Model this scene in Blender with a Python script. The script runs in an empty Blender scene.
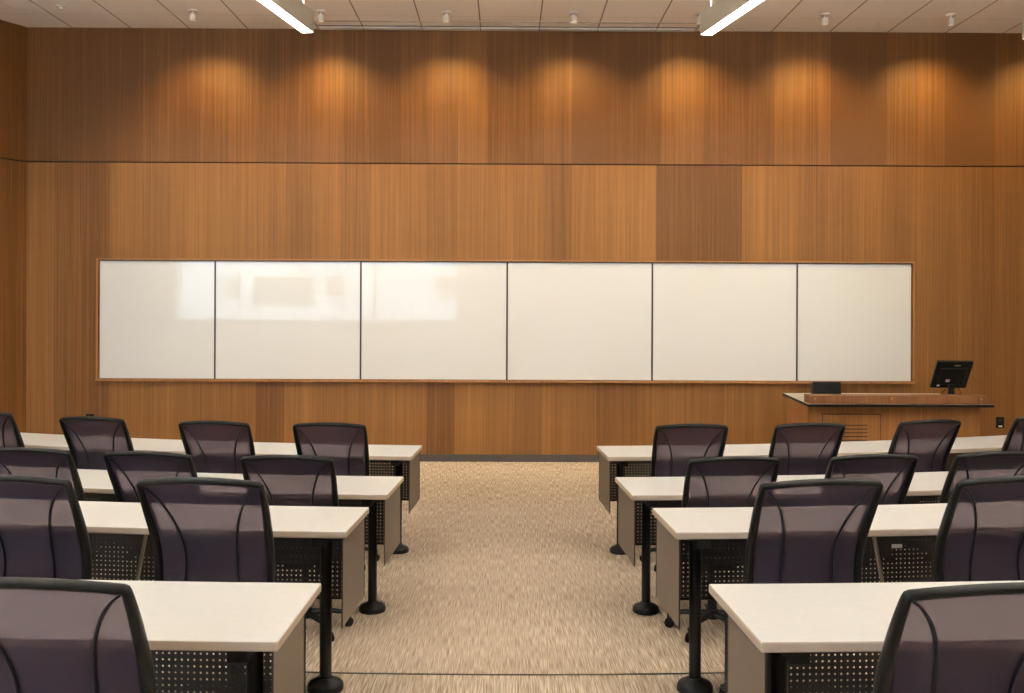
import bpy, bmesh, math, random
from mathutils import Vector, Matrix
random.seed(7)
S = bpy.context.scene
COL = S.collection
PI = math.pi
CAMZ = 1.823          # camera height above the lower floor
TIER = 0.13           # height of the raised rear tier
WALLY = 11.63
CEIL = 5.02
AX = 0.026            # aisle centre

# ------------------------------------------------------------------ materials
def new_mat(name):
    m = bpy.data.materials.new(name); m.use_nodes = True
    nt = m.node_tree
    b = nt.nodes['Principled BSDF']
    return m, nt, b
def N(nt, t, **kw):
    n = nt.nodes.new(t)
    for k, v in kw.items(): setattr(n, k, v)
    return n
def mat(name, col, rough=0.5, metal=0.0, spec=0.5, emit=None, es=0.0, coat=0.0):
    m, nt, b = new_mat(name)
    b.inputs['Base Color'].default_value = (*col, 1)
    b.inputs['Roughness'].default_value = rough
    b.inputs['Metallic'].default_value = metal
    b.inputs['Specular IOR Level'].default_value = spec
    b.inputs['Coat Weight'].default_value = coat
    if emit:
        b.inputs['Emission Color'].default_value = (*emit, 1)
        b.inputs['Emission Strength'].default_value = es
    return m
def math_node(nt, op, a, b=None, c=None):
    n = N(nt, 'ShaderNodeMath', operation=op)
    for i, v in enumerate((a, b, c)):
        if v is None: continue
        if isinstance(v, (int, float)): n.inputs[i].default_value = v
        else: nt.links.new(v, n.inputs[i])
    return n.outputs[0]
def noisy(name, c1, c2, scale=(1,1,1), nscale=5, detail=3, rough=0.5, lo=.3, hi=.7, bump=0, spec=.5, bdist=.002):
    """two-tone noise material in object space"""
    m, nt, b = new_mat(name)
    tc = N(nt, 'ShaderNodeTexCoord'); mp = N(nt, 'ShaderNodeMapping')
    mp.inputs['Scale'].default_value = scale
    nt.links.new(tc.outputs['Object'], mp.inputs['Vector'])
    no = N(nt, 'ShaderNodeTexNoise'); no.inputs['Scale'].default_value = nscale; no.inputs['Detail'].default_value = detail
    nt.links.new(mp.outputs[0], no.inputs['Vector'])
    cr = N(nt, 'ShaderNodeValToRGB')
    cr.color_ramp.elements[0].position = lo; cr.color_ramp.elements[0].color = (*c1, 1)
    cr.color_ramp.elements[1].position = hi; cr.color_ramp.elements[1].color = (*c2, 1)
    nt.links.new(no.outputs['Fac'], cr.inputs[0]); nt.links.new(cr.outputs[0], b.inputs['Base Color'])
    b.inputs['Roughness'].default_value = rough; b.inputs['Specular IOR Level'].default_value = spec
    if bump:
        bp = N(nt, 'ShaderNodeBump'); bp.inputs['Strength'].default_value = bump; bp.inputs['Distance'].default_value = bdist
        nt.links.new(no.outputs['Fac'], bp.inputs['Height']); nt.links.new(bp.outputs[0], b.inputs['Normal'])
    return m

def wood_mat(name, dark=(.120,.047,.009), light=(.285,.128,.030), use_tone=True, rough=.55):
    """quarter-cut veneer: fine vertical grain, a tone per leaf"""
    m, nt, b = new_mat(name)
    tc = N(nt, 'ShaderNodeTexCoord')
    def noise(sc, s, d):
        mp = N(nt, 'ShaderNodeMapping'); mp.inputs['Scale'].default_value = sc
        nt.links.new(tc.outputs['Object'], mp.inputs['Vector'])
        n = N(nt, 'ShaderNodeTexNoise'); n.inputs['Scale'].default_value = s; n.inputs['Detail'].default_value = d
        nt.links.new(mp.outputs[0], n.inputs['Vector']); return n.outputs['Fac']
    fine = noise((60, 60, .55), 1.0, 2)
    mid = noise((9, 9, .12), 1.0, 3)
    fleck = noise((4, 4, 14), 1.0, 2)
    v = math_node(nt, 'MULTIPLY', fine, .62)
    v = math_node(nt, 'MULTIPLY_ADD', mid, .30, v)
    v = math_node(nt, 'MULTIPLY_ADD', fleck, .06, v)
    v = math_node(nt, 'ADD', v, .01)
    if use_tone:
        at = N(nt, 'ShaderNodeAttribute', attribute_name='tone')
        v = math_node(nt, 'ADD', v, at.outputs['Fac'])
    cr = N(nt, 'ShaderNodeValToRGB')
    cr.color_ramp.elements[0].position = .22; cr.color_ramp.elements[0].color = (*dark, 1)
    cr.color_ramp.elements[1].position = .82; cr.color_ramp.elements[1].color = (*light, 1)
    nt.links.new(v, cr.inputs[0]); nt.links.new(cr.outputs[0], b.inputs['Base Color'])
    b.inputs['Roughness'].default_value = rough
    b.inputs['Specular IOR Level'].default_value = .35
    return m

def perforated(name, col, pitch=.0215, rad=.2, rough=.5, metal=0.0):
    """sheet with a square grid of round through-holes, laid out on the panel's own UVs (metres)"""
    m, nt, b = new_mat(name)
    b.inputs['Base Color'].default_value = (*col, 1); b.inputs['Roughness'].default_value = rough
    b.inputs['Metallic'].default_value = metal
    uv = N(nt, 'ShaderNodeTexCoord'); sp = N(nt, 'ShaderNodeSeparateXYZ')
    nt.links.new(uv.outputs['UV'], sp.inputs[0])
    def cell(o):
        a = math_node(nt, 'DIVIDE', o, pitch); a = math_node(nt, 'FRACT', a); a = math_node(nt, 'SUBTRACT', a, .5)
        return math_node(nt, 'MULTIPLY', a, a)
    d = math_node(nt, 'ADD', cell(sp.outputs[0]), cell(sp.outputs[1]))
    hole = math_node(nt, 'LESS_THAN', d, rad*rad)
    tr = N(nt, 'ShaderNodeBsdfTransparent'); mx = N(nt, 'ShaderNodeMixShader')
    nt.links.new(hole, mx.inputs[0]); nt.links.new(b.outputs[0], mx.inputs[1]); nt.links.new(tr.outputs[0], mx.inputs[2])
    nt.links.new(mx.outputs[0], nt.nodes['Material Output'].inputs[0])
    return m

def mesh_fabric():
    m, nt, b = new_mat('chair_mesh_fabric')
    tc = N(nt, 'ShaderNodeTexCoord'); sp = N(nt, 'ShaderNodeSeparateXYZ')
    nt.links.new(tc.outputs['UV'], sp.inputs[0])
    w = math_node(nt, 'SINE', math_node(nt, 'MULTIPLY', sp.outputs[1], 2*PI/.0062))
    no = N(nt, 'ShaderNodeTexNoise'); no.inputs['Scale'].default_value = 1.0
    mp = N(nt, 'ShaderNodeMapping'); mp.inputs['Scale'].default_value = (7, 260, 1)
    nt.links.new(tc.outputs['UV'], mp.inputs[0]); nt.links.new(mp.outputs[0], no.inputs['Vector'])
    f = math_node(nt, 'MULTIPLY_ADD', w, .010, .088)
    f = math_node(nt, 'MULTIPLY_ADD', math_node(nt, 'SUBTRACT', no.outputs['Fac'], .5), .02, f)
    b.inputs['Base Color'].default_value = (.047, .035, .050, 1)
    b.inputs['Roughness'].default_value = .6; b.inputs['Specular IOR Level'].default_value = .08
    
    tr = N(nt, 'ShaderNodeBsdfTransparent'); tr.inputs[0].default_value = (1, .84, .88, 1); mx = N(nt, 'ShaderNodeMixShader')
    nt.links.new(f, mx.inputs[0]); nt.links.new(b.outputs[0], mx.inputs[1]); nt.links.new(tr.outputs[0], mx.inputs[2])
    nt.links.new(mx.outputs[0], nt.nodes['Material Output'].inputs[0])
    return m

def carpet_mat():
    m, nt, b = new_mat('striated_carpet')
    tc = N(nt, 'ShaderNodeTexCoord')
    def noise(sc, det=2, off=(0,0,0)):
        mp = N(nt, 'ShaderNodeMapping'); mp.inputs['Scale'].default_value = sc; mp.inputs['Location'].default_value = off
        nt.links.new(tc.outputs['Object'], mp.inputs['Vector'])
        n = N(nt, 'ShaderNodeTexNoise'); n.inputs['Scale'].default_value = 1; n.inputs['Detail'].default_value = det
        nt.links.new(mp.outputs[0], n.inputs['Vector']); return n.outputs['Fac']
    a = noise((170, 6, 1)); c = noise((110, 4, 1), 1, (7, 3, 0)); g = noise((1.4, 1.4, 1), 2)
    # strands of three yarn colours
    cr = N(nt, 'ShaderNodeValToRGB'); e = cr.color_ramp.elements
    e[0].position = .34; e[0].color = (.205, .145, .098, 1)
    e[1].position = .66; e[1].color = (.65, .56, .44, 1)
    x = e.new(.45); x.color = (.37, .285, .20, 1)
    x = e.new(.54); x.color = (.47, .37, .27, 1)
    v = math_node(nt, 'MULTIPLY_ADD', g, .08, math_node(nt, 'SUBTRACT', a, .04))
    nt.links.new(v, cr.inputs[0])
    mx = N(nt, 'ShaderNodeMix', data_type='RGBA')
    f = math_node(nt, 'MULTIPLY', math_node(nt, 'GREATER_THAN', c, .60), .55)
    nt.links.new(f, mx.inputs['Factor']); nt.links.new(cr.outputs[0], mx.inputs['A'])
    mx.inputs['B'].default_value = (.37, .295, .235, 1)
    nt.links.new(mx.outputs['Result'], b.inputs['Base Color'])
    b.inputs['Roughness'].default_value = .95; b.inputs['Specular IOR Level'].default_value = .1
    bp = N(nt, 'ShaderNodeBump'); bp.inputs['Strength'].default_value = .5; bp.inputs['Distance'].default_value = .004
    nt.links.new(a, bp.inputs['Height']); nt.links.new(bp.outputs[0], b.inputs['Normal'])
    return m

def ceiling_mat():
    m, nt, b = new_mat('acoustic_ceiling_tile')
    tc = N(nt, 'ShaderNodeTexCoord'); sp = N(nt, 'ShaderNodeSeparateXYZ')
    nt.links.new(tc.outputs['Object'], sp.inputs[0])
    def line(o, off, pitch, w):
        a = math_node(nt, 'DIVIDE', math_node(nt, 'SUBTRACT', o, off), pitch)
        a = math_node(nt, 'ABSOLUTE', math_node(nt, 'SUBTRACT', math_node(nt, 'FRACT', math_node(nt, 'ADD', a, 100.5)), .5))
        return math_node(nt, 'LESS_THAN', a, w/pitch)
    lx = line(sp.outputs[0], .37, .677, .0075)
    ly = line(sp.outputs[1], 11.09, 1.354, .004)
    ly = math_node(nt, 'MULTIPLY', ly, .5)
    l = math_node(nt, 'MAXIMUM', lx, ly)
    mx = N(nt, 'ShaderNodeMix', data_type='RGBA'); nt.links.new(l, mx.inputs['Factor'])
    mx.inputs['A'].default_value = (.91, .87, .80, 1); mx.inputs['B'].default_value = (.32, .24, .18, 1)
    nt.links.new(mx.outputs['Result'], b.inputs['Base Color'])
    b.inputs['Roughness'].default_value = .9; b.inputs['Specular IOR Level'].default_value = .2
    return m

M = {}
M['wood'] = wood_mat('wall_veneer')
M['wood_plain'] = wood_mat('lectern_veneer', dark=(.165,.062,.014), light=(.43,.195,.055), use_tone=False)
M['ledge_wood'] = wood_mat('ledge_veneer', dark=(.11,.042,.014), light=(.27,.115,.042), use_tone=False)
M['carpet'] = carpet_mat()
M['ceiling'] = ceiling_mat()
M['paint'] = noisy('off_white_wall_paint', (.62,.58,.52), (.66,.62,.56), nscale=3, rough=.8)
M['black_reveal'] = mat('black_reveal', (.012,.010,.009), .8)
M['base'] = noisy('charcoal_rubber_base', (.045,.040,.036), (.060,.052,.046), nscale=8, rough=.6)
M['laminate'] = noisy('cream_laminate', (.77,.755,.715), (.80,.785,.745), nscale=30, rough=.38, spec=.4)
M['laminate_edge'] = mat('laminate_edge', (.50,.405,.315), .5)
M['underside'] = mat('desk_underside', (.02,.018,.017), .7)
M['black_perf'] = perforated('black_perforated_steel', (.008,.0075,.008), rad=.168)
M['tan_perf'] = perforated('taupe_perforated_steel', (.135,.103,.074), rad=.13, pitch=.0125)
M['black_steel'] = noisy('black_powder_coat', (.008,.0075,.007), (.011,.010,.010), nscale=60, rough=.4, spec=.14)
M['black_plastic'] = noisy('black_textured_plastic', (.007,.007,.007), (.011,.011,.011), nscale=90, rough=.42, spec=.13)
M['rib'] = mat('navy_black_rib', (.006,.007,.016), .4, spec=.25)
M['fabric'] = noisy('dark_seat_fabric', (.020,.017,.022), (.035,.028,.036), nscale=120, rough=.9)
M['mesh'] = mesh_fabric()
M['nosing'] = mat('brown_trim', (.10,.075,.055), .6)
M['black_edge'] = mat('black_edge_band', (.012,.010,.009), .7, spec=.15)
M['steel'] = mat('brushed_steel', (.32,.28,.24), .3, 1.0)
M['board'] = mat('white_glass_markerboard', (.775,.785,.76), .5, coat=1.0)
M['board'].node_tree.nodes['Principled BSDF'].inputs['Coat Roughness'].default_value = 0
M['board'].node_tree.nodes['Principled BSDF'].inputs['Specular IOR Level'].default_value = .2
M['dark_metal'] = mat('dark_bronze_metal', (.055,.045,.040), .4, .6)
M['frame_wood'] = wood_mat('frame_veneer', dark=(.20,.085,.025), light=(.42,.20,.07), use_tone=False)
M['fixture'] = mat('champagne_aluminium', (.50,.45,.38), .4, .35)
M['tube'] = mat('luminous_diffuser', (.9,.88,.82), .5, emit=(1.0,.965,.91), es=11)
M['uplight'] = mat('luminous_uplight', (.9,.88,.82), .5, emit=(1.0,.965,.91), es=135)
M['white_metal'] = mat('white_enamel', (.72,.69,.64), .4)
M['lamp_lens'] = mat('spot_lens', (.9,.9,.85), .3, emit=(1.0,.78,.5), es=.4)
M['grey_top'] = noisy('grey_cream_worktop', (.37,.345,.30), (.42,.39,.34), nscale=20, rough=.3)
M['screen'] = mat('dark_glass_screen', (.01,.01,.012), .08)
M['sticker'] = mat('white_sticker', (.75,.73,.70), .5)
M['red_sticker'] = mat('red_sticker', (.5,.09,.05), .5)
M['logo_grey'] = mat('grey_lettering', (.35,.33,.30), .5)
M['stucco'] = noisy('pale_stucco', (.78,.79,.80), (.83,.84,.85), nscale=4, rough=.9)
M['far_glass'] = mat('facade_glass', (.16,.15,.13), .15)
M['ground'] = noisy('pale_paving', (.34,.33,.31), (.42,.41,.39), nscale=4, rough=.9)
def pane_mat():
    m, nt, b = new_mat('clear_window_pane')
    b.inputs['Base Color'].default_value = (1,1,1,1); b.inputs['Roughness'].default_value = .02; b.inputs['Metallic'].default_value = 1
    tr = N(nt, 'ShaderNodeBsdfTransparent'); tr.inputs[0].default_value = (.94,.96,.97,1)
    mx = N(nt, 'ShaderNodeMixShader'); mx.inputs[0].default_value = .06
    nt.links.new(tr.outputs[0], mx.inputs[1]); nt.links.new(b.outputs[0], mx.inputs[2])
    nt.links.new(mx.outputs[0], nt.nodes['Material Output'].inputs[0]); return m
M['pane'] = pane_mat()

# ------------------------------------------------------------------ mesh helpers
def nb():
    return bmesh.new()
def obj(name, bm, m, parent=None, smooth=False, bevel=0, seg=2, loc=None, rot=None, angle=40, fix=True):
    if fix: bmesh.ops.recalc_face_normals(bm, faces=bm.faces)
    me = bpy.data.meshes.new(name); bm.to_mesh(me); bm.free()
    for x in (m if isinstance(m, (list, tuple)) else [m]): me.materials.append(x)
    if smooth:
        for p in me.polygons: p.use_smooth = True
        me.set_sharp_from_angle(angle=math.radians(angle))
    o = bpy.data.objects.new(name, me); COL.objects.link(o)
    if parent: o.parent = parent
    if loc: o.location = loc
    if rot: o.rotation_euler = rot
    if bevel:
        b = o.modifiers.new('bevel', 'BEVEL'); b.width = bevel; b.segments = seg; b.limit_method = 'ANGLE'; b.angle_limit = math.radians(40)
    return o
def box(bm, x0, x1, y0, y1, z0, z1, mi=0, mtx=None):
    vs = [bm.verts.new((x, y, z)) for z in (z0, z1) for y in (y0, y1) for x in (x0, x1)]
    if mtx:
        for v in vs: v.co = mtx @ v.co
    for f in ((0,1,3,2), (4,6,7,5), (0,4,5,1), (2,3,7,6), (0,2,6,4), (1,5,7,3)):
        fc = bm.faces.new([vs[i] for i in f]); fc.material_index = mi
    return vs
def lathe(bm, prof, cx=0, cy=0, seg=24, mtx=None, sx=1, sy=1):
    """prof: (radius, z) list; closed at both ends with caps when radius > 0"""
    rings = []
    for r, z in prof:
        ring = []
        for k in range(seg):
            a = 2*PI*k/seg
            p = Vector((cx + sx*r*math.cos(a), cy + sy*r*math.sin(a), z))
            if mtx: p = mtx @ p
            ring.append(bm.verts.new(p))
        rings.append(ring)
    for a, b in zip(rings, rings[1:]):
        for k in range(seg):
            bm.faces.new((a[k], a[(k+1) % seg], b[(k+1) % seg], b[k]))
    bm.faces.new(rings[0][::-1]); bm.faces.new(rings[-1])
def tube(bm, pts, rad, seg=10, flat=1.0):
    """round tube along pts, radius may be a list"""
    pts = [Vector(p) for p in pts]; n = len(pts)
    rads = rad if isinstance(rad, (list, tuple)) else [rad]*n
    prev = None; rings = []
    for i, p in enumerate(pts):
        t = (pts[min(i+1, n-1)] - pts[max(i-1, 0)]).normalized()
        if prev is None:
            up = Vector((0,0,1)) if abs(t.z) < .9 else Vector((0,1,0))
        else: up = prev
        s = t.cross(up).normalized(); u = s.cross(t).normalized(); prev = u
        rings.append([bm.verts.new(p + rads[i]*(math.cos(2*PI*k/seg)*s + flat*math.sin(2*PI*k/seg)*u)) for k in range(seg)])
    for a, b in zip(rings, rings[1:]):
        for k in range(seg): bm.faces.new((a[k], a[(k+1) % seg], b[(k+1) % seg], b[k]))
    bm.faces.new(rings[0][::-1]); bm.faces.new(rings[-1])
def catmull(pts, n=6):
    P = [Vector(p) for p in pts]; P = [2*P[0]-P[1]] + P + [2*P[-1]-P[-2]]
    out = []
    for i in range(1, len(P)-2):
        for k in range(n):
            t = k/n
            out.append(.5*((2*P[i]) + (-P[i-1]+P[i+1])*t + (2*P[i-1]-5*P[i]+4*P[i+1]-P[i+2])*t*t + (-P[i-1]+3*P[i]-3*P[i+1]+P[i+2])*t**3))
    out.append(P[-2]); return out
def tag(o, label=None, cat=None, group=None, kind=None):
    if label: o['label'] = label
    if cat: o['category'] = cat
    if group: o['group'] = group
    if kind: o['kind'] = kind
    return o
def empty(name, loc=(0,0,0), rz=0):
    o = bpy.data.objects.new(name, None); COL.objects.link(o); o.location = loc; o.rotation_euler = (0,0,rz)
    o.empty_display_size = .1; return o
def struct(name, bm, m, label=None, **kw):
    o = obj(name, bm, m, **kw); tag(o, label, None, None, 'structure'); return o
def copy_tree(o, parent=None):
    c = o.copy(); COL.objects.link(c)
    if parent: c.parent = parent
    for ch in list(o.children): copy_tree(ch, c)
    return c

# ------------------------------------------------------------------ room shell
LX, LY = -5.56, WALLY                      # corner of front wall with the splayed left wall
def left_wall_x(y): return LX - (LY - y)*.544
RX = 7.4
def right_wall_x(y): return RX + (LY - y)*.40
BY = -4.0
SEAM = 3.462
# floor (lower level) and rear tier with an arched edge
def step_y(x): return 4.578 + .030*(x-AX)**2
bm = nb()
vs = [bm.verts.new(p) for p in ((left_wall_x(BY), BY, 0), (right_wall_x(BY), BY, 0), (RX, WALLY, 0), (LX, WALLY, 0))]
bm.faces.new(vs)
r = bmesh.ops.extrude_face_region(bm, geom=bm.faces[:])
for v in [g for g in r['geom'] if isinstance(g, bmesh.types.BMVert)]: v.co.z = -.2
struct('floor', bm, M['carpet'], 'striated beige carpet floor of the lower level')
bm = nb()
xs = [left_wall_x(5.6) + .02 + (right_wall_x(5.6)-.02-left_wall_x(5.6)-.02)*k/60 for k in range(61)]
top_f = [bm.verts.new((x, step_y(x), TIER)) for x in xs]
bot_f = [bm.verts.new((x, step_y(x), 0)) for x in xs]
top_b = [bm.verts.new((x, BY, TIER)) for x in xs]; bot_b = [bm.verts.new((x, BY, 0)) for x in xs]
for k in range(60):
    bm.faces.new((top_f[k], top_f[k+1], top_b[k+1], top_b[k])); bm.faces.new((top_f[k], bot_f[k], bot_f[k+1], top_f[k+1]))
    bm.faces.new((bot_f[k], bot_b[k], bot_b[k+1], bot_f[k+1])); bm.faces.new((top_b[k], top_b[k+1], bot_b[k+1], bot_b[k]))
bm.faces.new((top_f[0], top_b[0], bot_b[0], bot_f[0])); bm.faces.new((top_f[-1], bot_f[-1], bot_b[-1], top_b[-1]))
struct('floor_tier', bm, M['carpet'], 'raised carpeted tier under the two nearest rows')
bm = nb()
pr = []
for x in xs[8:-8]:
    y = step_y(x)
    pr.append([bm.verts.new(c) for c in ((x, y-.010, TIER+.001), (x, y-.010, TIER+.006), (x, y+.003, TIER+.004), (x, y+.003, TIER-.03), (x, y+.001, TIER-.03), (x, y+.001, TIER+.001))])
for a, b in zip(pr, pr[1:]):
    for k in range(6): bm.faces.new((a[k], a[(k+1) % 6], b[(k+1) % 6], b[k]))
bm.faces.new(pr[0]); bm.faces.new(pr[-1][::-1])
struct('trim_1', bm, M['nosing'], 'thin dark nosing strip along the tier edge')

def slab(name, x0, y0, x1, y1, z0, z1, m, th=.12, label=None, holes=()):
    """vertical wall from (x0,y0) to (x1,y1); thickness goes to the left of the direction of travel; holes (s0,s1,z0,z1)"""
    bm = nb(); d = Vector((x1-x0, y1-y0, 0)); L = d.length; d.normalize(); n = Vector((-d.y, d.x, 0))
    mt = Matrix(((d.x, n.x, 0, x0), (d.y, n.y, 0, y0), (0,0,1,0), (0,0,0,1)))
    if not holes: box(bm, 0, L, 0, th, z0, z1, mtx=mt)
    s = 0
    for (a, b, c, e) in holes:
        box(bm, s, a, 0, th, z0, z1, mtx=mt); box(bm, a, b, 0, th, z0, c, mtx=mt); box(bm, a, b, 0, th, e, z1, mtx=mt); s = b
    if holes: box(bm, s, L, 0, th, z0, z1, mtx=mt)
    return struct(name, bm, m, label), mt
# front wall substrate and its veneer, one face strip per leaf
bm = nb(); box(bm, LX-.3, RX+.3, WALLY+.02, WALLY+.15, 0, CEIL)
struct('wall_front', bm, M['black_reveal'], 'front wall behind the veneer')
def px2x(px): return (px-506)/86.0
def veneer(name, zones, label, parent=None):
    """zones: list of (z0, z1, [(x boundaries..., tone)])"""
    bm = nb(); lay = bm.faces.layers.float.new('tone')
    for z0, z1, leaves in zones:
        for x0, x1, tone in leaves:
            vs = box(bm, x0, x1, WALLY, WALLY+.02, z0, z1)
            fs = set(f for v in vs for f in v.link_faces)
            for f in fs: f[lay] = tone*(1.2 if z0 > 3 else 1.4) - (.21 if z0 > 3 else .03)  # upper band's tone lowered to stand in for dimmer light near the ceiling
    me_o = obj(name, bm, M['wood']); tag(me_o, label, None, None, 'structure'); return me_o
def leaves(spec, pitch_px, seed, amp):
    """spec: list of (px boundary, tone or None); None fills with random leaves"""
    rnd = random.Random(seed); out = []
    for (a, t), (b, _) in zip(spec, spec[1:]):
        if t is not None: out.append((px2x(a), px2x(b), t)); continue
        n = max(1, round((b-a)/pitch_px))
        for k in range(n):
            out.append((px2x(a+(b-a)*k/n), px2x(a+(b-a)*(k+1)/n), rnd.uniform(-amp, amp)))
    return out
endl, endr = 506+LX*86, 506+RX*86
upper = leaves([(endl,-.04),(58,-.02),(85,-.07),(142,0),(170,-.05),(200,.02),(228,.08),(256,.0),(285,-.03),(313,.06),(343,-.03),(371,-.07),(400,.03),(428,.10),(441,.02),(457,.14),(486,.03),(515,-.02),(543,.04),(572,-.12),(601,-.04),(630,-.02),(660,.09),(703,-.02),(745,-.04),(774,.08),(830,-.14),(858,-.10),(887,.05),(945,-.13),(996,.03),(1040,None),(endr,0)], 57, 3, .09)
mids = leaves([(endl,.05),(55,-.06),(83,-.12),(110,.05),(142,.02),(170,.06),(228,.07),(256,.04),(285,-.04),(312,.05),(341,-.02),(370,.08),(428,.03),(455,.06),(486,.07),(515,.05),(543,-.05),(571,.08),(600,.12),(656,-.17),(742,.08),(770,.04),(798,-.04),(826,-.02),(855,.03),(884,-.03),(912,.02),(941,-.01),(968,-.06),(996,0),(1024,None),(endr,0)], 40, 5, .08)
lows = leaves([(endl,.05),(55,-.06),(83,-.12),(110,.05),(142,.04),(200,.0),(256,-.13),(285,.07),(313,-.02),(341,.03),(371,.05),(427,-.12),(455,.10),(486,.04),(515,-.03),(543,.06),(571,.0),(596,-.08),(652,.0),(681,-.04),(742,.03),(798,0),(826,-.03),(884,.02),(912,.02),(941,-.01),(968,-.06),(996,0),(1024,None),(endr,0)], 40, 6, .08)
BZ0, BZ1 = .955, 2.315           # marker boards
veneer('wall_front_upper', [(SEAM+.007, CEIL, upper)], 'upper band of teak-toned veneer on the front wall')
veneer('wall_front_lower', [(BZ1+.02, SEAM-.007, mids), (.085, BZ1+.02, lows)], 'lower band of teak-toned veneer on the front wall')
# splayed left wall in the same veneer
dl = Vector((left_wall_x(BY)-LX, BY-LY, 0)); Ll = dl.length; dl.normalize(); nl = Vector((dl.y, -dl.x, 0))
def side_veneer(name, x0, y0, d, L, n, seed, label, z_list):
    bm = nb(); lay = bm.faces.layers.float.new('tone'); rnd = random.Random(seed)
    mt = Matrix(((d.x, n.x, 0, x0), (d.y, n.y, 0, y0), (0,0,1,0), (0,0,0,1)))
    for z0, z1 in z_list:
        s = 0
        while s < L:
            e = min(L, s+.40)
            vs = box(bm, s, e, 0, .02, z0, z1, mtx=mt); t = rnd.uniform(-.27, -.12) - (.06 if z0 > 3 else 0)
            for f in set(f for v in vs for f in v.link_faces): f[lay] = t
            s = e
    o = obj(name, bm, M['wood']); tag(o, label, None, None, 'structure')
    bm = nb(); box(bm, -.1, L+.1, .02, .14, 0, CEIL, mtx=mt)
    return o, bm
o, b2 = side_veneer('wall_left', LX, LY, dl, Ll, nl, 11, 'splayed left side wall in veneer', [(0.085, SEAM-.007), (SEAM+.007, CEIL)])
struct('wall_left_core', b2, M['black_reveal'])
dr = Vector((right_wall_x(BY)-RX, BY-LY, 0)); Lr = dr.length; dr.normalize(); nr = Vector((-dr.y, dr.x, 0))
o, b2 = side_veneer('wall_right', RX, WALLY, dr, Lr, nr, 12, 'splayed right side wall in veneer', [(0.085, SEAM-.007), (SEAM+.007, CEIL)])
struct('wall_right_core', b2, M['black_reveal'])
# base boards
bm = nb(); box(bm, LX, RX, WALLY-.012, WALLY+.02, 0, .085); struct('baseboard_front', bm, M['base'], 'dark rubber baseboard along the front wall')
# ceiling
bm = nb()
vs = [bm.verts.new(p) for p in ((left_wall_x(BY)-.2, BY, CEIL), (right_wall_x(BY)+.2, BY, CEIL), (RX+.2, WALLY+.1, CEIL), (LX-.2, WALLY+.1, CEIL))]
bm.faces.new(vs); r = bmesh.ops.extrude_face_region(bm, geom=bm.faces[:])
for v in [g for g in r['geom'] if isinstance(g, bmesh.types.BMVert)]: v.co.z = CEIL+.12
struct('ceiling', bm, M['ceiling'], 'acoustic tile ceiling with thin joints')
# back wall with the window band seen as a reflection in the boards
bx0, bx1 = left_wall_x(BY)-.1, right_wall_x(BY)+.1
WX0, WX1, WZ0, WZ1 = -8.9, -1.3, 1.35, 3.55
o, mt = slab('wall_back', bx1, BY, bx0, BY, 0, CEIL, M['paint'], th=-.2, label='painted rear wall behind the camera', holes=[(bx1-WX1, bx1-WX0, WZ0, WZ1)])
bm = nb()
box(bm, WX0, WX1, BY-.14, BY-.06, WZ0, WZ0+.06); box(bm, WX0, WX1, BY-.14, BY-.06, WZ1-.06, WZ1)
for x in (WX0, -7.32, -5.62, -3.6, WX1-.06): box(bm, x, x+.06, BY-.14, BY-.06, WZ0+.06, WZ1-.06)
w = struct('window_1', bm, M['white_metal'], 'wide window in the rear wall')
bm = nb(); box(bm, WX0+.02, WX1-.02, BY-.105, BY-.098, WZ0+.02, WZ1-.02); obj('pane', bm, M['pane'], w)
# the pale building across the yard
b = empty('building', (-7, -12, -.6)); tag(b, 'pale stucco building outside the rear window, seen as a reflection', 'building')
bm = nb(); box(bm, -9, 13, -.6, 0, 0, 6.4); obj('facade', bm, M['stucco'], b)
for (x0, x1, z0, z1) in ((-1.86, -1.25, 2.37, 3.37), (-1.17, .21, 2.37, 3.37), (.68, 1.32, 2.74, 3.42), (-2.9, -2.36, 2.7, 3.35), (4.5, 5.2, 2.74, 3.42), (-6, -5, 2.4, 3.3)):
    bm = nb(); box(bm, x0, x1, -.02, .04, z0, z1); obj('window', bm, M['far_glass'], b)
bm = nb(); box(bm, -30, 25, -30, BY-.2, -.7, -.6); g = struct('ground', bm, M['ground'], 'pale paving outside the rear window')

# ------------------------------------------------------------------ marker boards
bx = [(-4.715), (-3.373), (-1.686), .012, 1.699, 3.385, 4.722]
f = empty('board_frame', (0, WALLY, 0)); tag(f, 'long thin wooden frame around the row of white boards', 'board frame')
x0, x1 = bx[0], bx[-1]
bm = nb(); box(bm, x0-.028, x1+.028, -.033, -.001, BZ1+.0145, BZ1+.030); obj('top_rail', bm, M['frame_wood'], f)
bm = nb(); box(bm, x0-.028, x1+.028, -.050, -.001, BZ0-.030, BZ0-.005); obj('bottom_rail', bm, M['frame_wood'], f)
for s, x in ((-1, x0), (1, x1)):
    bm = nb(); a, c = sorted((x+s*.008, x+s*.028)); box(bm, a, c, -.035, -.001, BZ0-.005, BZ1+.014); obj('stile', bm, M['frame_wood'], f)
for x in bx[1:-1]:
    bm = nb(); box(bm, x-.008, x+.008, -.024, -.001, BZ0-.005, BZ1+.014); obj('divider', bm, M['dark_metal'], f)
names = ['leftmost white glass marker board, beside the left wall', 'second white board from the left, reflecting windows', 'third white board from the left, left of the aisle centre',
         'third white board from the right, just right of the aisle centre', 'second white board from the right, plain cream surface', 'rightmost white marker board, behind the black box on the lectern']
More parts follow.
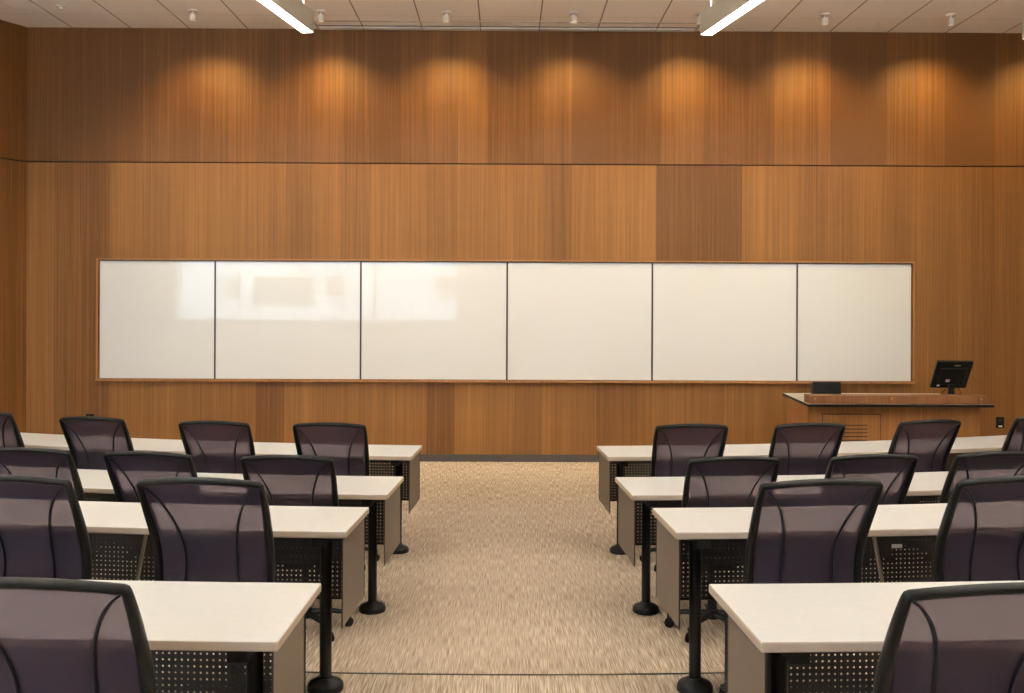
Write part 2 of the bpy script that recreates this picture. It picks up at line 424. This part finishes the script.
for i in range(6):
    bm = nb(); box(bm, bx[i]+.010, bx[i+1]-.010, WALLY-.020, WALLY-.002, BZ0, BZ1)
    o = obj('marker_board', bm, M['board'], bevel=.002); tag(o, names[i], 'whiteboard', 'white marker boards on the front wall')
    bm = nb(); box(bm, bx[i]+.010, bx[i+1]-.010, WALLY-.030, WALLY-.002, BZ1, BZ1+.014); obj('top_channel', bm, M['dark_metal'], o)
# wall outlets
def outlet(x, z, label):
    t = empty('wall_outlet', (x, WALLY, z)); tag(t, label, 'outlet')
    bm = nb(); box(bm, -.047, .047, -.009, -.001, -.065, .065); obj('cover_plate', bm, M['black_plastic'], t, bevel=.003)
    bm = nb(); box(bm, -.022, .022, -.013, -.009, .008, .042); obj('socket', bm, M['black_reveal'], t, bevel=.002)
    bm = nb(); box(bm, -.022, .022, -.014, -.009, -.050, -.034); obj('white_insert', bm, M['sticker'], t, bevel=.002)
outlet(5.765, .475, 'small black wall outlet with white insert, right of the lectern')
outlet(-4.82, .475, 'small black wall outlet low on the left of the front wall')

# ------------------------------------------------------------------ ceiling items
t = empty('linear_diffuser', (0, 0, CEIL)); tag(t, 'long narrow linear slot diffuser in ceiling along the front wall', 'air diffuser')
SX0, SX1 = -2.20, 2.20
bm = nb(); box(bm, SX0, SX1, 11.27, 11.29, -.012, -.001); box(bm, SX0, SX0+.03, 11.29, 11.62, -.012, -.001); box(bm, SX1-.03, SX1, 11.29, 11.62, -.012, -.001)
obj('flange', bm, M['fixture'], t, bevel=.003)
bm = nb(); box(bm, SX0+.03, SX1-.03, 11.47, 11.49, -.006, -.001); obj('slot', bm, M['nosing'], t)
sx = [SX0+.03] + [.37+.677*k for k in (-3,-2,-1,0,1,2)] + [SX1-.03]
for a, c in zip(sx, sx[1:]):
    if c-a < .1: continue
    bm = nb(); box(bm, a+.006, c-.006, 11.51, 11.60, -.018, -.010); box(bm, a+.006, c-.006, 11.495, 11.51, -.022, -.001); obj('blade', bm, M['white_metal'], t)

def spot(x, label):
    t = empty('ceiling_spotlight', (x, 10.90, CEIL)); tag(t, label, 'spotlight', 'wall-washing spotlights')
    bm = nb(); lathe(bm, [(.030,-.001),(.052,-.002),(.052,-.018),(.046,-.022)], seg=24); obj('canopy', bm, M['white_metal'], t, smooth=True)
    bm = nb(); lathe(bm, [(.012,-.022),(.012,-.05)], seg=12); obj('stem', bm, M['white_metal'], t, smooth=True)
    bm = nb(); lathe(bm, [(.030,-.048),(.036,-.052),(.036,-.115),(.033,-.12),(.030,-.113)], seg=24); hd = obj('lamp_head', bm, M['white_metal'], t, smooth=True)
    bm = nb(); lathe(bm, [(.029,-.1145),(.026,-.116)], seg=20); obj('lens', bm, M['lamp_lens'], hd)
    l = bpy.data.lights.new('spot_beam', 'SPOT'); l.energy = SPOTW*random.Random(int(x*100)).uniform(.9, 1.1); l.color = (1.0, .66, .22); l.spot_size = math.radians(112); l.spot_blend = 1.0; l.shadow_soft_size = .025
    lo = bpy.data.objects.new('spot_beam', l); COL.objects.link(lo); lo.parent = t; lo.location = (0, .01, -.135); lo.rotation_euler = (math.radians(25), 0, 0)
SPOTW = 98
spl = ['leftmost ceiling spotlight of the row, above the left board', 'second ceiling spotlight from the left, beside the left pendant light',
       'third ceiling spotlight from the left, between the two pendants', 'middle ceiling spotlight, right of the aisle centre', 'ceiling spotlight beside the right pendant light',
       'ceiling spotlight second from the right in the frame', 'rightmost ceiling spotlight in the frame, above the monitor']
for x, l in zip((-3.42,-2.03,-.665,.725,2.10,3.47,4.85), spl): spot(x, l)
spot(6.22, 'ceiling spotlight just beyond the right edge of the frame')
def downlight(x, y, label):  # lamps added above the view to brighten the boards and lower wall
    t = empty('added_downlight', (x, y, CEIL)); tag(t, label, 'downlight', 'added unseen wall-wash downlights')
    bm = nb(); lathe(bm, [(.075,-.001),(.095,-.002),(.095,-.008),(.075,-.010)], seg=28); obj('trim_ring', bm, M['white_metal'], t, smooth=True)
    bm = nb(); lathe(bm, [(.070,-.0105),(.066,-.012)], seg=24); obj('lens', bm, M['lamp_lens'], t)
    l = bpy.data.lights.new('added_wash_beam', 'SPOT'); l.energy = WASHW; l.color = (1.0, .98, .94); l.spot_size = math.radians(66); l.spot_blend = .9; l.shadow_soft_size = .06
    lo = bpy.data.objects.new('added_wash_beam', l); COL.objects.link(lo); lo.parent = t; lo.location = (0, .0, -.03); lo.rotation_euler = (math.radians(36), 0, 0)
WASHW = 205
for k in range(1, 7): downlight(AX+1.6*(k-3.5), 9.35, 'added unseen ceiling downlight brightening the marker boards')
def sprinkler(x, y, r, label):
    t = empty('ceiling_sprinkler', (x, y, CEIL)); tag(t, label, 'sprinkler')
    bm = nb(); lathe(bm, [(r*.6,-.001),(r,-.002),(r,-.010),(r*.7,-.014)], seg=20); obj('escutcheon', bm, M['white_metal'], t, smooth=True)
    bm = nb(); lathe(bm, [(r*.4,-.014),(r*.4,-.035),(r*.65,-.036),(r*.65,-.040)], seg=16); obj('sprinkler_head', bm, M['white_metal'], t, smooth=True)
sprinkler(-4.80, 10.78, .045, 'small white sprinkler head in ceiling at far left')
sprinkler(4.17, 11.25, .02, 'tiny sprinkler in ceiling above the lectern')

def pendant(x, y, dx, L, z, label):
    """linear fixture whose far end is at (x, y); it runs back towards the rear of the room"""
    ang = math.atan2(dx, 1)
    t = empty('pendant_light', (x, y, z), -ang if False else 0); t.rotation_euler = (0, 0, ang)
    tag(t, label, 'pendant light', 'linear pendant lights')
    bm = nb(); box(bm, -.050, -.046, -L, 0, 0, .17); box(bm, .046, .050, -L, 0, 0, .17); box(bm, -.046, .046, -.006, 0, 0, .17); box(bm, -.046, .046, -L, -L+.006, 0, .17); box(bm, -.046, .046, -L+.006, -.006, .09, .10)
    obj('housing', bm, M['fixture'], t)
    bm = nb(); box(bm, -.0455, .0455, -L+.0065, -.0065, .002, .010); obj('lower_diffuser', bm, M['tube'], t)
    bm = nb(); box(bm, -.0455, .0455, -L+.0065, -.0065, .150, .156); obj('upper_diffuser', bm, M['uplight'], t)
    for yy in (-.10, -L/3, -2*L/3, -L+.1):
        bm = nb(); tube(bm, [(0, yy, .156), (0, yy, CEIL-z-.02)], .0025, 6); lathe(bm, [(.03, CEIL-z-.02), (.03, CEIL-z-.001)], cx=0, cy=yy, seg=16); obj('suspension_wire', bm, M['white_metal'], t)
PZ = 4.0
# direction: the left fixtures drift outward (left) coming back, the right ones outward (right)
pendant(-1.60, 8.04, -.171, 9.5, PZ, 'long linear pendant light left of the aisle')
pendant(1.60, 8.04, .197, 9.5, PZ, 'long linear pendant light right of the aisle')
pendant(-4.62, 8.3, -.25, 9.5, PZ, 'linear pendant light beyond the left edge of the frame')
pendant(4.235, 8.12, .27, 9.5, PZ, 'linear pendant light cut by the right edge of the frame')

# ------------------------------------------------------------------ lectern
LF = 10.0
lc = empty('lectern', (3.95, 10.5, 0)); tag(lc, 'wide wooden teaching lectern with dark-edged top in front of the wall', 'lectern')
ox, oy = 3.95, 10.5
bm = nb(); box(bm, 3.08-ox, 4.84-ox, 10.16-oy, 10.92-oy, .07, .815); obj('cabinet', bm, M['wood_plain'], lc, bevel=.003)
bm = nb(); box(bm, 3.14-ox, 4.72-ox, 10.22-oy, 10.88-oy, .0, .07); obj('plinth', bm, M['black_reveal'], lc)
bm = nb()
vs = [(3.03, 10.0), (4.90, 10.0), (4.90, 11.28), (3.13, 11.28)]
lo_ = [bm.verts.new((x-ox, y-oy, .815)) for x, y in vs]; hi = [bm.verts.new((x-ox, y-oy, .842)) for x, y in vs]
bm.faces.new(lo_[::-1]); fu = bm.faces.new(hi)
for k in range(4):
    q = bm.faces.new((lo_[k], lo_[(k+1) % 4], hi[(k+1) % 4], hi[k])); q.material_index = 1
obj('worktop', bm, [M['grey_top'], M['black_edge']], lc)
bm = nb(); box(bm, 3.06-ox, 4.86-ox, 10.035-oy, 10.24-oy, .842, .925); lr = obj('raised_ledge', bm, M['ledge_wood'], lc, bevel=.004)
for x in (3.11, 4.79, 3.88):
    bm = nb(); mt = Matrix.Translation((x-ox, 10.0345-oy, .895)) @ Matrix.Rotation(PI/2, 4, 'X'); lathe(bm, [(.012, 0), (.012, .003)], seg=16, mtx=mt); obj('grommet', bm, M['frame_wood'], lr)
# access door, outline groove and vents
bm = nb(); box(bm, 3.227-ox, 3.813-ox, 10.150-oy, 10.1595-oy, .12, .722); dd = obj('door', bm, M['wood_plain'], lc)
bm = nb()
for a in ((3.219, 3.227, .12, .730), (3.813, 3.821, .12, .730), (3.227, 3.813, .722, .730)):
    box(bm, a[0]-ox, a[1]-ox, 10.1555-oy, 10.1597-oy, a[2], a[3])
obj('door_gap', bm, M['black_reveal'], lc)
for k in range(6):
    bm = nb(); z = .614 - k*.038; box(bm, 3.41-ox, 3.68-ox, 10.1485-oy, 10.1505-oy, z-.0045, z+.0045); obj('vent_slot', bm, M['black_reveal'], dd)
# black box
bb = empty('control_console', (3.335, 10.38, .842), math.radians(-3)); tag(bb, 'small black box-shaped console on the left of the lectern', 'console')
bm = nb(); mt = Matrix.Rotation(math.radians(-8), 4, 'X'); box(bm, -.143, .143, -.05, .05, .008, .195, mtx=mt); obj('console_body', bm, M['black_plastic'], bb, bevel=.008)
bm = nb(); box(bm, -.13, .13, -.06, .09, 0, .012); obj('console_foot', bm, M['black_plastic'], bb, bevel=.003)
bm = nb(); box(bm, -.125, .125, .0505, .053, .025, .18, mtx=mt); obj('console_screen', bm, M['screen'], bb)
# monitor, its back to the room, screen facing the wall and leaning over
mo = empty('monitor', (4.69, 10.50, .842), math.radians(-3)); tag(mo, 'black flat monitor leaning forward on lectern, seen from behind', 'monitor')
bm = nb(); lathe(bm, [(.10, 0), (.105, .004), (.10, .012), (.03, .022)], seg=28, sy=.8); obj('monitor_base', bm, M['black_plastic'], mo, smooth=True)
bm = nb(); box(bm, -.030, .030, -.018, .018, .015, .16); obj('monitor_neck', bm, M['black_plastic'], mo, bevel=.005)
mt = Matrix.Translation((-.015, -.045, .272)) @ Matrix.Rotation(math.radians(36), 4, 'X')
bm = nb(); box(bm, -.185, .185, -.012, .020, -.178, .178, mtx=mt); mh = obj('monitor_housing', bm, M['black_plastic'], mo, bevel=.006)
bm = nb(); box(bm, -.135, .135, -.030, -.012, -.12, .10, mtx=mt); obj('rear_cover', bm, M['black_plastic'], mh, bevel=.008)
bm = nb(); box(bm, -.170, .170, .0202, .022, -.15, .15, mtx=mt); obj('screen', bm, M['screen'], mh)
bm = nb(); box(bm, .00, .045, -.0135, -.012, .122, .138, mtx=mt); box(bm, .048, .062, -.0135, -.012, .122, .138, mtx=mt); obj('logo', bm, M['logo_grey'], mh)
bm = nb(); box(bm, -.055, -.015, -.032, -.030, -.075, -.040, mtx=mt); lb = obj('label_sticker', bm, M['sticker'], mh)
bm = nb(); box(bm, -.050, -.020, -.033, -.032, -.055, -.040, mtx=mt); obj('red_mark', bm, M['red_sticker'], lb)
bm = nb(); box(bm, -.125, -.095, -.0135, -.012, -.150, -.130, mtx=mt); obj('small_sticker', bm, M['sticker'], mh)
bm = nb(); tube(bm, catmull([(.06,-.02,.13), (.10,.0,.08), (.08,.04,.03), (.03,.07,.006)], 6), .005, 8); obj('cable', bm, M['black_plastic'], mo, smooth=True)
bm = nb(); tube(bm, catmull([(-.06,-.02,.12), (-.09,.02,.07), (-.05,.06,.02), (-.0,.09,.006)], 6), .004, 8); obj('cable', bm, M['black_plastic'], mo, smooth=True)
kb = empty('keyboard', (4.18, 10.62, .842)); tag(kb, 'thin black keyboard behind the lectern ledge, left of the monitor', 'keyboard')
bm = nb(); box(bm, -.21, .21, -.07, .07, .002, .022); obj('keyboard_case', bm, M['black_plastic'], kb, bevel=.004)
bm = nb()
for r_ in range(5):
    for c_ in range(15): box(bm, -.20+c_*.0268, -.178+c_*.0268, -.058+r_*.024, -.038+r_*.024, .022, .028)
obj('keys', bm, M['black_plastic'], kb)
mc = empty('desk_microphone', (3.92, 10.62, .842)); tag(mc, 'tiny black and white device on lectern between console and keyboard', 'device')
bm = nb(); lathe(bm, [(.035,0),(.038,.006),(.034,.030),(.02,.038)], seg=20); obj('device_body', bm, M['black_plastic'], mc, smooth=True)
bm = nb(); box(bm, .045, .085, -.02, .02, 0, .034); obj('white_block', bm, M['sticker'], mc, bevel=.004)

# ------------------------------------------------------------------ desks
# far-edge distance at the aisle, depth, curvature, floor height, outer end
ROWS = [dict(uin=(.655,.674), yf=3.437, dep=.600, k=.020, z=TIER, xo=2.95, name='nearest row'),
        dict(uin=(.668,.668), yf=4.725, dep=.515, k=.033, z=TIER, xo=3.7, name='second row'),
        dict(uin=(.668,.668), yf=6.325, dep=.610, k=.033, z=0, xo=4.35, name='third row'),
        dict(uin=(.668,.678), yf=7.730, dep=.570, k=.042, z=0, xo=4.9, name='farthest row')]
DH = .737
def far_pt(R, s, u):
    """point of the far edge at |x| = u on side s, and the unit normal towards the front wall"""
    y = R['yf'] + R['k']*(u*u - .45)
    n = Vector((-s*2*R['k']*u, 1, 0)).normalized()
    if u < 1.4: n = Vector((-s*.052 if R['k'] > .025 else -s*(.022 if s < 0 else .048), 1, 0)).normalized().lerp(n, max(0, (u-.67)/.73)).normalized()
    return Vector((AX + s*u, y, 0)), n
def strip(bm, R, s, u0, u1, off0, off1, z0, z1, n=24, mi_top=0, mi_side=0, uv=False):
    """curved slab between two offsets behind the far edge"""
    st = []
    for i in range(n+1):
        u = u0 + (u1-u0)*i/n; p, nn = far_pt(R, s, u)
        a = p - nn*off0; c = p - nn*off1
        st.append([bm.verts.new((a.x, a.y, z0)), bm.verts.new((a.x, a.y, z1)), bm.verts.new((c.x, c.y, z1)), bm.verts.new((c.x, c.y, z0))])
    for a, b_ in zip(st, st[1:]):
        for k in range(4):
            fc = bm.faces.new((a[k], a[(k+1) % 4], b_[(k+1) % 4], b_[k])); fc.material_index = mi_top if k == 1 else mi_side
    for e in (st[0], st[-1]):
        fc = bm.faces.new(e); fc.material_index = mi_side
def sheet(name, pts, z0, z1, m, parent, th):
    """thin upright sheet along pts with metric UVs (holes go right through)"""
    bm = nb(); uvl = bm.loops.layers.uv.new('UVMap'); L = 0; prev = None; cols = []
    for i, p in enumerate(pts):
        if i: L += (Vector(p)-Vector(pts[i-1])).length
        cols.append((bm.verts.new((p[0], p[1], z0)), bm.verts.new((p[0], p[1], z1)), L))
    for a, b_ in zip(cols, cols[1:]):
        fc = bm.faces.new((a[0], b_[0], b_[1], a[1]))
        for lp, uv in zip(fc.loops, ((a[2], 0), (b_[2], 0), (b_[2], z1-z0), (a[2], z1-z0))): lp[uvl].uv = uv
    o = obj(name, bm, m, parent, fix=False)
    so = o.modifiers.new('thick', 'SOLIDIFY'); so.thickness = th; so.offset = 0
    return o
def make_desk(ri, s):
    R = ROWS[ri]; side = 'left' if s < 0 else 'right'
    p0, n0 = far_pt(R, s, .67)
    d = empty('classroom_desk', (0, 0, R['z']))
    tag(d, f"long curved cream-topped desk, {R['name']}, {side} of the aisle", 'desk', 'long curved desks')
    u0, u1 = R['uin'][0 if s < 0 else 1], R['xo']
    bm = nb(); strip(bm, R, s, u0, u1, 0, R['dep'], DH-.031, DH, mi_top=0, mi_side=1)
    obj('desktop', bm, [M['laminate'], M['laminate_edge']], d, bevel=.006, seg=3)
    bm = nb(); strip(bm, R, s, u0+.03, u1-.03, .03, R['dep']-.03, DH-.038, DH-.0315)
    obj('underframe', bm, M['underside'], d)
    # modesty panel
    pts = []
    for i in range(25):
        u = u0+.035+(u1-u0-.07)*i/24; p, nn = far_pt(R, s, u); pts.append(p - nn*.085)
    mp = sheet('modesty_panel', pts, .335, DH-.037, M['black_perf'], d, .0015)
    bm = nb()
    st = []
    for p in pts:
        st.append([bm.verts.new(p + Vector((0, a, z))) for a, z in ((-.006,.325), (.006,.325), (.006,.336), (-.006,.336))])
    for a, b_ in zip(st, st[1:]):
        for k in range(4): bm.faces.new((a[k], a[(k+1) % 4], b_[(k+1) % 4], b_[k]))
    bm.faces.new(st[0]); bm.faces.new(st[-1]); obj('hem', bm, M['black_steel'], mp)
    if ri == 1 and s > 0:
        p, nn = far_pt(R, s, 1.822); ang = math.atan2(-nn.x, nn.y)
        bm = nb(); box(bm, -.026, .026, -.004, -.002, -.009, .009); obj('sticker', bm, M['sticker'], mp, loc=(p - nn*.085) + Vector((0,0,.557)), rot=(0,0,ang))
    # end panels, one at the aisle and one at the outer end
    for u in (u0+.018, u1-.018):
        p, nn = far_pt(R, s, u)
        a = p - nn*(.19 if ri == 0 else .03); c = p - nn*(R['dep']-.012)
        ep = sheet('end_panel', [a, c], .325, DH-.031, M['tan_perf'], d, .002)
        for q in (a, c):
            bm = nb(); lathe(bm, [(.0035, .325), (.0035, DH-.031)], cx=q.x, cy=q.y, seg=8); obj('edge_trim', bm, M['dark_metal'], ep)
    # pedestal legs
    us = [u0+.155] ; k = 1
    while us[0] + k*1.9 < u1-.1: us.append(us[0]+k*1.9); k += 1
    for u in us:
        p, nn = far_pt(R, s, u - .029); c = p - nn*(R['dep']*.46 + .10)
        ang = math.atan2(-nn.x, nn.y)
        bm = nb(); lathe(bm, [(.0265, .03), (.0265, DH-.06)], seg=24)
        lg = obj('leg', bm, M['black_steel'], d, smooth=True, loc=c)
        bm = nb(); lathe(bm, [(.074,0),(.079,.005),(.079,.022),(.074,.034),(.062,.044),(.040,.050),(.033,.058)], seg=32); obj('base_flange', bm, M['black_steel'], lg, smooth=True)
        bm = nb(); box(bm, -.030, .030, -R['dep']*.54+.13, R['dep']*.34+.10, DH-.075, DH-.037)
        obj('top_bracket', bm, M['black_steel'], lg, bevel=.004, rot=(0,0,ang))
    if ri == 1:       # slanted bright brace between the first two seats
        p, nn = far_pt(R, s, 1.61); c = p - nn*.27
        bm = nb(); tube(bm, [(c.x, c.y, DH-.04), (c.x + s*.125, c.y, .035)], .009, 10)
        tube(bm, [(c.x - s*.001, c.y, DH-.045), (c.x, c.y, DH-.036)], .022, 10); lathe(bm, [(.03,0),(.03,.01),(.016,.04)], cx=c.x+s*.126, cy=c.y, seg=16)
        obj('brace', bm, M['steel'], d, smooth=True)
    return d
for ri in range(4):
    for s in (-1, 1): make_desk(ri, s)

# ------------------------------------------------------------------ chairs
PROF = [(1.011,-.274), (.979,-.255), (.938,-.231), (.890,-.204), (.840,-.176), (.790,-.150), (.740,-.128), (.690,-.114), (.640,-.108), (.590,-.112), (.545,-.120), (.510,-.130)]
HW = [.2370,.2370,.2362,.2345,.231,.228,.226,.225,.2245,.222,.212,.185]
def back_pt(u, t):
    """u in -1..1 across, t in 0..1 from the top down"""
    f = t*(len(PROF)-1); i = min(int(f), len(PROF)-2); g = f-i
    z = PROF[i][0]*(1-g) + PROF[i+1][0]*g; y = PROF[i][1]*(1-g) + PROF[i+1][1]*g; w = HW[i]*(1-g) + HW[i+1]*g
    z += .018*(1-u*u)*(1-t)
    y += .030*u*u - .012*t
    return Vector((u*w, y, z))
def back_nrm(u, t):
    e = .01
    a = back_pt(min(u+e, 1), t) - back_pt(max(u-e, -1), t); b_ = back_pt(u, min(t+e, 1)) - back_pt(u, max(t-e, 0))
    n = a.cross(b_).normalized()
    return n if n.y < 0 else -n       # towards the camera side
def make_chair():
    root = empty('office_chair')
    # woven mesh back
    bm = nb(); uvl = bm.loops.layers.uv.new('UVMap'); NU, NV = 16, 22; g = []
    for j in range(NV+1):
        g.append([bm.verts.new(back_pt((-1+2*i/NU)*.975, .012+.97*j/NV)) for i in range(NU+1)])
    for j in range(NV):
        for i in range(NU):
            fc = bm.faces.new((g[j][i], g[j][i+1], g[j+1][i+1], g[j+1][i]))
            for lp in fc.loops: lp[uvl].uv = (lp.vert.co.x, lp.vert.co.z*1.12)
    obj('backrest_mesh', bm, M['mesh'], root, smooth=True, fix=False, angle=80)
    # frame ring
    loop = [(-.975+1.95*i/18, .0) for i in range(19)] + [(.994, .005)] + [(1, .03+.93*j/20) for j in range(21)] + [(.975, .985)] + [(.94-1.88*i/14, 1.0) for i in range(15)] + [(-.975, .985)] + [(-1, .96-.93*j/20) for j in range(21)] + [(-.994, .005)]
    P = [back_pt(u, t) for u, t in loop]; NN = [back_nrm(u, t) for u, t in loop]; n = len(P)
    bm = nb(); rings = []
    for i in range(n):
        u, t = loop[i]
        T = (P[(i+1) % n] - P[(i-1) % n]).normalized(); nn = (NN[i] - T*NN[i].dot(T)).normalized(); b_ = T.cross(nn).normalized()
        side = abs(u) > .98
        w = (.0105 + .006*min(1, t*2)) if side else .0115; dpt = .0145 if not side else .0155 + .010*min(1, t*2)
        c = P[i] - nn*(0 if not side else .006*min(1, t*2))
        rings.append([bm.verts.new(c + b_*w*math.copysign(abs(math.cos(a))**.7, math.cos(a)) + nn*dpt*math.copysign(abs(math.sin(a))**.7, math.sin(a))) for a in [2*PI*k/12+.1 for k in range(12)]])
    for i in range(n):
        a, b_ = rings[i], rings[(i+1) % n]
        for k in range(12): bm.faces.new((a[k], a[(k+1) % 12], b_[(k+1) % 12], b_[k]))
    obj('back_frame', bm, M['black_plastic'], root, smooth=True, angle=60)
    # two bowed ribs
    for s in (-1, 1):
        cp = [(.955, .03), (.83, .10), (.70, .19), (.59, .29), (.51, .40), (.465, .52), (.46, .66), (.49, .82), (.53, .97)]
        pts = []
        for (u, t) in cp: pts.append(back_pt(s*u, t) + back_nrm(s*u, t)*.006)
        bm = nb(); cc = catmull(pts, 5); tube(bm, cc, [.0074 - .002*abs(2*i/len(cc)-1) for i in range(len(cc))], 8, flat=.7); obj('back_rib', bm, M['rib'], root, smooth=True, angle=80)
    # lower carrier holding the back
    for s in (-1, 1):
        bm = nb(); tube(bm, catmull([back_pt(s*.93, .78)+Vector((0,.016,0)), (s*.185,-.080,.56), (s*.13,-.075,.49), (s*.055,-.02,.425)], 6), .011, 8); obj('back_support', bm, M['black_plastic'], root, smooth=True)
    # seat: rounded cushion
    bm = nb(); NUm, NR = 36, 5; rings = []
    def seat_ring(k, z):
        out = []
        for i in range(NUm):
            a = 2*PI*i/NUm; c_, s_ = math.cos(a), math.sin(a)
            x = .245*k*math.copysign(abs(c_)**.55, c_); y = .13 + .235*k*math.copysign(abs(s_)**.55, s_)
            zz = z - .035*max(0, (y-.26)/.1)**2*.5
            out.append(bm.verts.new((x, y, zz)))
        return out
    for k, z in ((.80,.435), (.95,.438), (1.0,.452), (1.0,.468), (.965,.482), (.85,.488), (.5,.484)): rings.append(seat_ring(k, z))
    for a, b_ in zip(rings, rings[1:]):
        for i in range(NUm): bm.faces.new((a[i], a[(i+1) % NUm], b_[(i+1) % NUm], b_[i]))
    bm.faces.new(rings[0][::-1]); bm.faces.new(rings[-1])
    obj('seat', bm, M['fabric'], root, smooth=True, angle=60)
    bm = nb(); box(bm, -.075, .075, -.04, .22, .385, .432); obj('mechanism', bm, M['black_plastic'], root, bevel=.012)
    bm = nb(); tube(bm, [(.07,.12,.405), (.20,.12,.400), (.235,.12,.398)], [.006,.006,.010], 8); obj('lever', bm, M['black_plastic'], root, smooth=True)
    bm = nb(); lathe(bm, [(.026,.085),(.026,.24),(.015,.242),(.015,.388)], cx=0, cy=.12, seg=20); obj('gas_lift', bm, M['black_steel'], root, smooth=True)
    # five-star base
    bm = nb(); lathe(bm, [(.030,.078),(.042,.084),(.040,.125),(.028,.132)], cx=0, cy=.12, seg=20); hub = obj('base_hub', bm, M['black_plastic'], root, smooth=True)
    for k in range(5):
        a = 2*PI*k/5 + .5; dx, dy = math.cos(a), math.sin(a)
        bm = nb(); tube(bm, [(dx*.03, .12+dy*.03, .108), (dx*.16, .12+dy*.16, .097), (dx*.25, .12+dy*.25, .074)], [.024,.020,.014], 10, flat=.7); st = obj('base_arm', bm, M['black_plastic'], root, smooth=True)
        bm = nb()
        cx, cy = dx*.25, .12+dy*.25
        lathe(bm, [(.006,.045),(.006,.074)], cx=cx, cy=cy, seg=8)
        for off in (-.013, .013):
            mt = Matrix.Translation((cx - dy*off - dx*.01, cy + dx*off - dy*.01, .0275)) @ Matrix.Rotation(a, 4, 'Z') @ Matrix.Rotation(PI/2, 4, 'X')
            lathe(bm, [(.020,-.008),(.0275,-.005),(.0275,.005),(.020,.008)], seg=18, mtx=mt)
        obj('caster', bm, M['black_plastic'], st, smooth=True)
    return root
proto = make_chair()
# (row, side, ordinal from the aisle, x of the back, distance of the back's top, yaw in degrees, positive turns the outer side away)
CH = [(0,-1,0,-1.138,2.40,5), (0,1,0,1.185,2.375,7),
      (1,-1,0,-1.155,3.78,5), (1,-1,1,-1.893,3.82,8), (1,1,0,1.205,3.79,8), (1,1,1,1.985,3.87,9),
      (2,-1,0,-1.140,5.21,5), (2,-1,1,-1.905,5.32,8), (2,-1,2,-2.595,5.44,9), (2,1,0,1.197,5.21,6), (2,1,1,1.968,5.31,8), (2,1,2,2.675,5.42,11),
      (3,-1,0,-1.172,6.64,5), (3,-1,1,-1.960,6.72,7), (3,-1,2,-2.870,6.94,11), (3,-1,3,-3.815,7.30,14),
      (3,1,0,1.240,6.64,5), (3,1,1,2.055,6.72,8), (3,1,2,2.960,6.94,14), (3,1,3,3.920,7.25,16)]
ORD = ['first seat from the aisle', 'second seat from the aisle', 'third seat from the aisle', 'fourth seat from the aisle']
for n_, (ri, s, oi, x, y, yaw) in enumerate(CH):
    c = proto if n_ == 0 else copy_tree(proto)
    yr = math.radians(yaw)*s
    off = Matrix.Rotation(yr, 3, 'Z') @ Vector((0, .25, 0))
    c.location = (x + off.x, y + off.y, ROWS[ri]['z']); c.rotation_euler = (0, 0, yr)
    if s > 0:
        for ch in c.children:
            if ch.name.startswith('base_arm'): ch.rotation_euler = (0, 0, PI-1); ch.location = (.12*math.sin(PI-1), .12-.12*math.cos(PI-1), 0)
    side = 'left' if s < 0 else 'right'
    tag(c, f"black-framed purple mesh office chair, {ROWS[ri]['name']} {side} of the aisle, {ORD[oi]}", 'office chair', 'mesh office chairs at the desks')

# ------------------------------------------------------------------ light and camera
w = bpy.data.worlds.new('sky'); S.world = w; w.use_nodes = True
nt = w.node_tree; bg = nt.nodes['Background']
bg.inputs[0].default_value = (.62, .80, 1.0, 1); bg.inputs[1].default_value = 12

cam = bpy.data.cameras.new('camera'); co = bpy.data.objects.new('camera', cam); COL.objects.link(co); S.camera = co
cam.sensor_width = 36; cam.lens = 36*1000/1024; cam.shift_y = -41.5/1024; cam.clip_start = .05
yaw, roll = math.radians(-.34), math.radians(.24)
co.matrix_world = Matrix.Translation((0, 0, CAMZ)) @ Matrix.Rotation(yaw, 4, 'Z') @ Matrix.Rotation(PI/2, 4, 'X') @ Matrix.Rotation(roll, 4, 'Z')
vs_ = S.view_settings
vs_.view_transform = 'Standard'; vs_.look = 'None'; vs_.gamma = 1; vs_.use_curve_mapping = False; vs_.exposure = .24
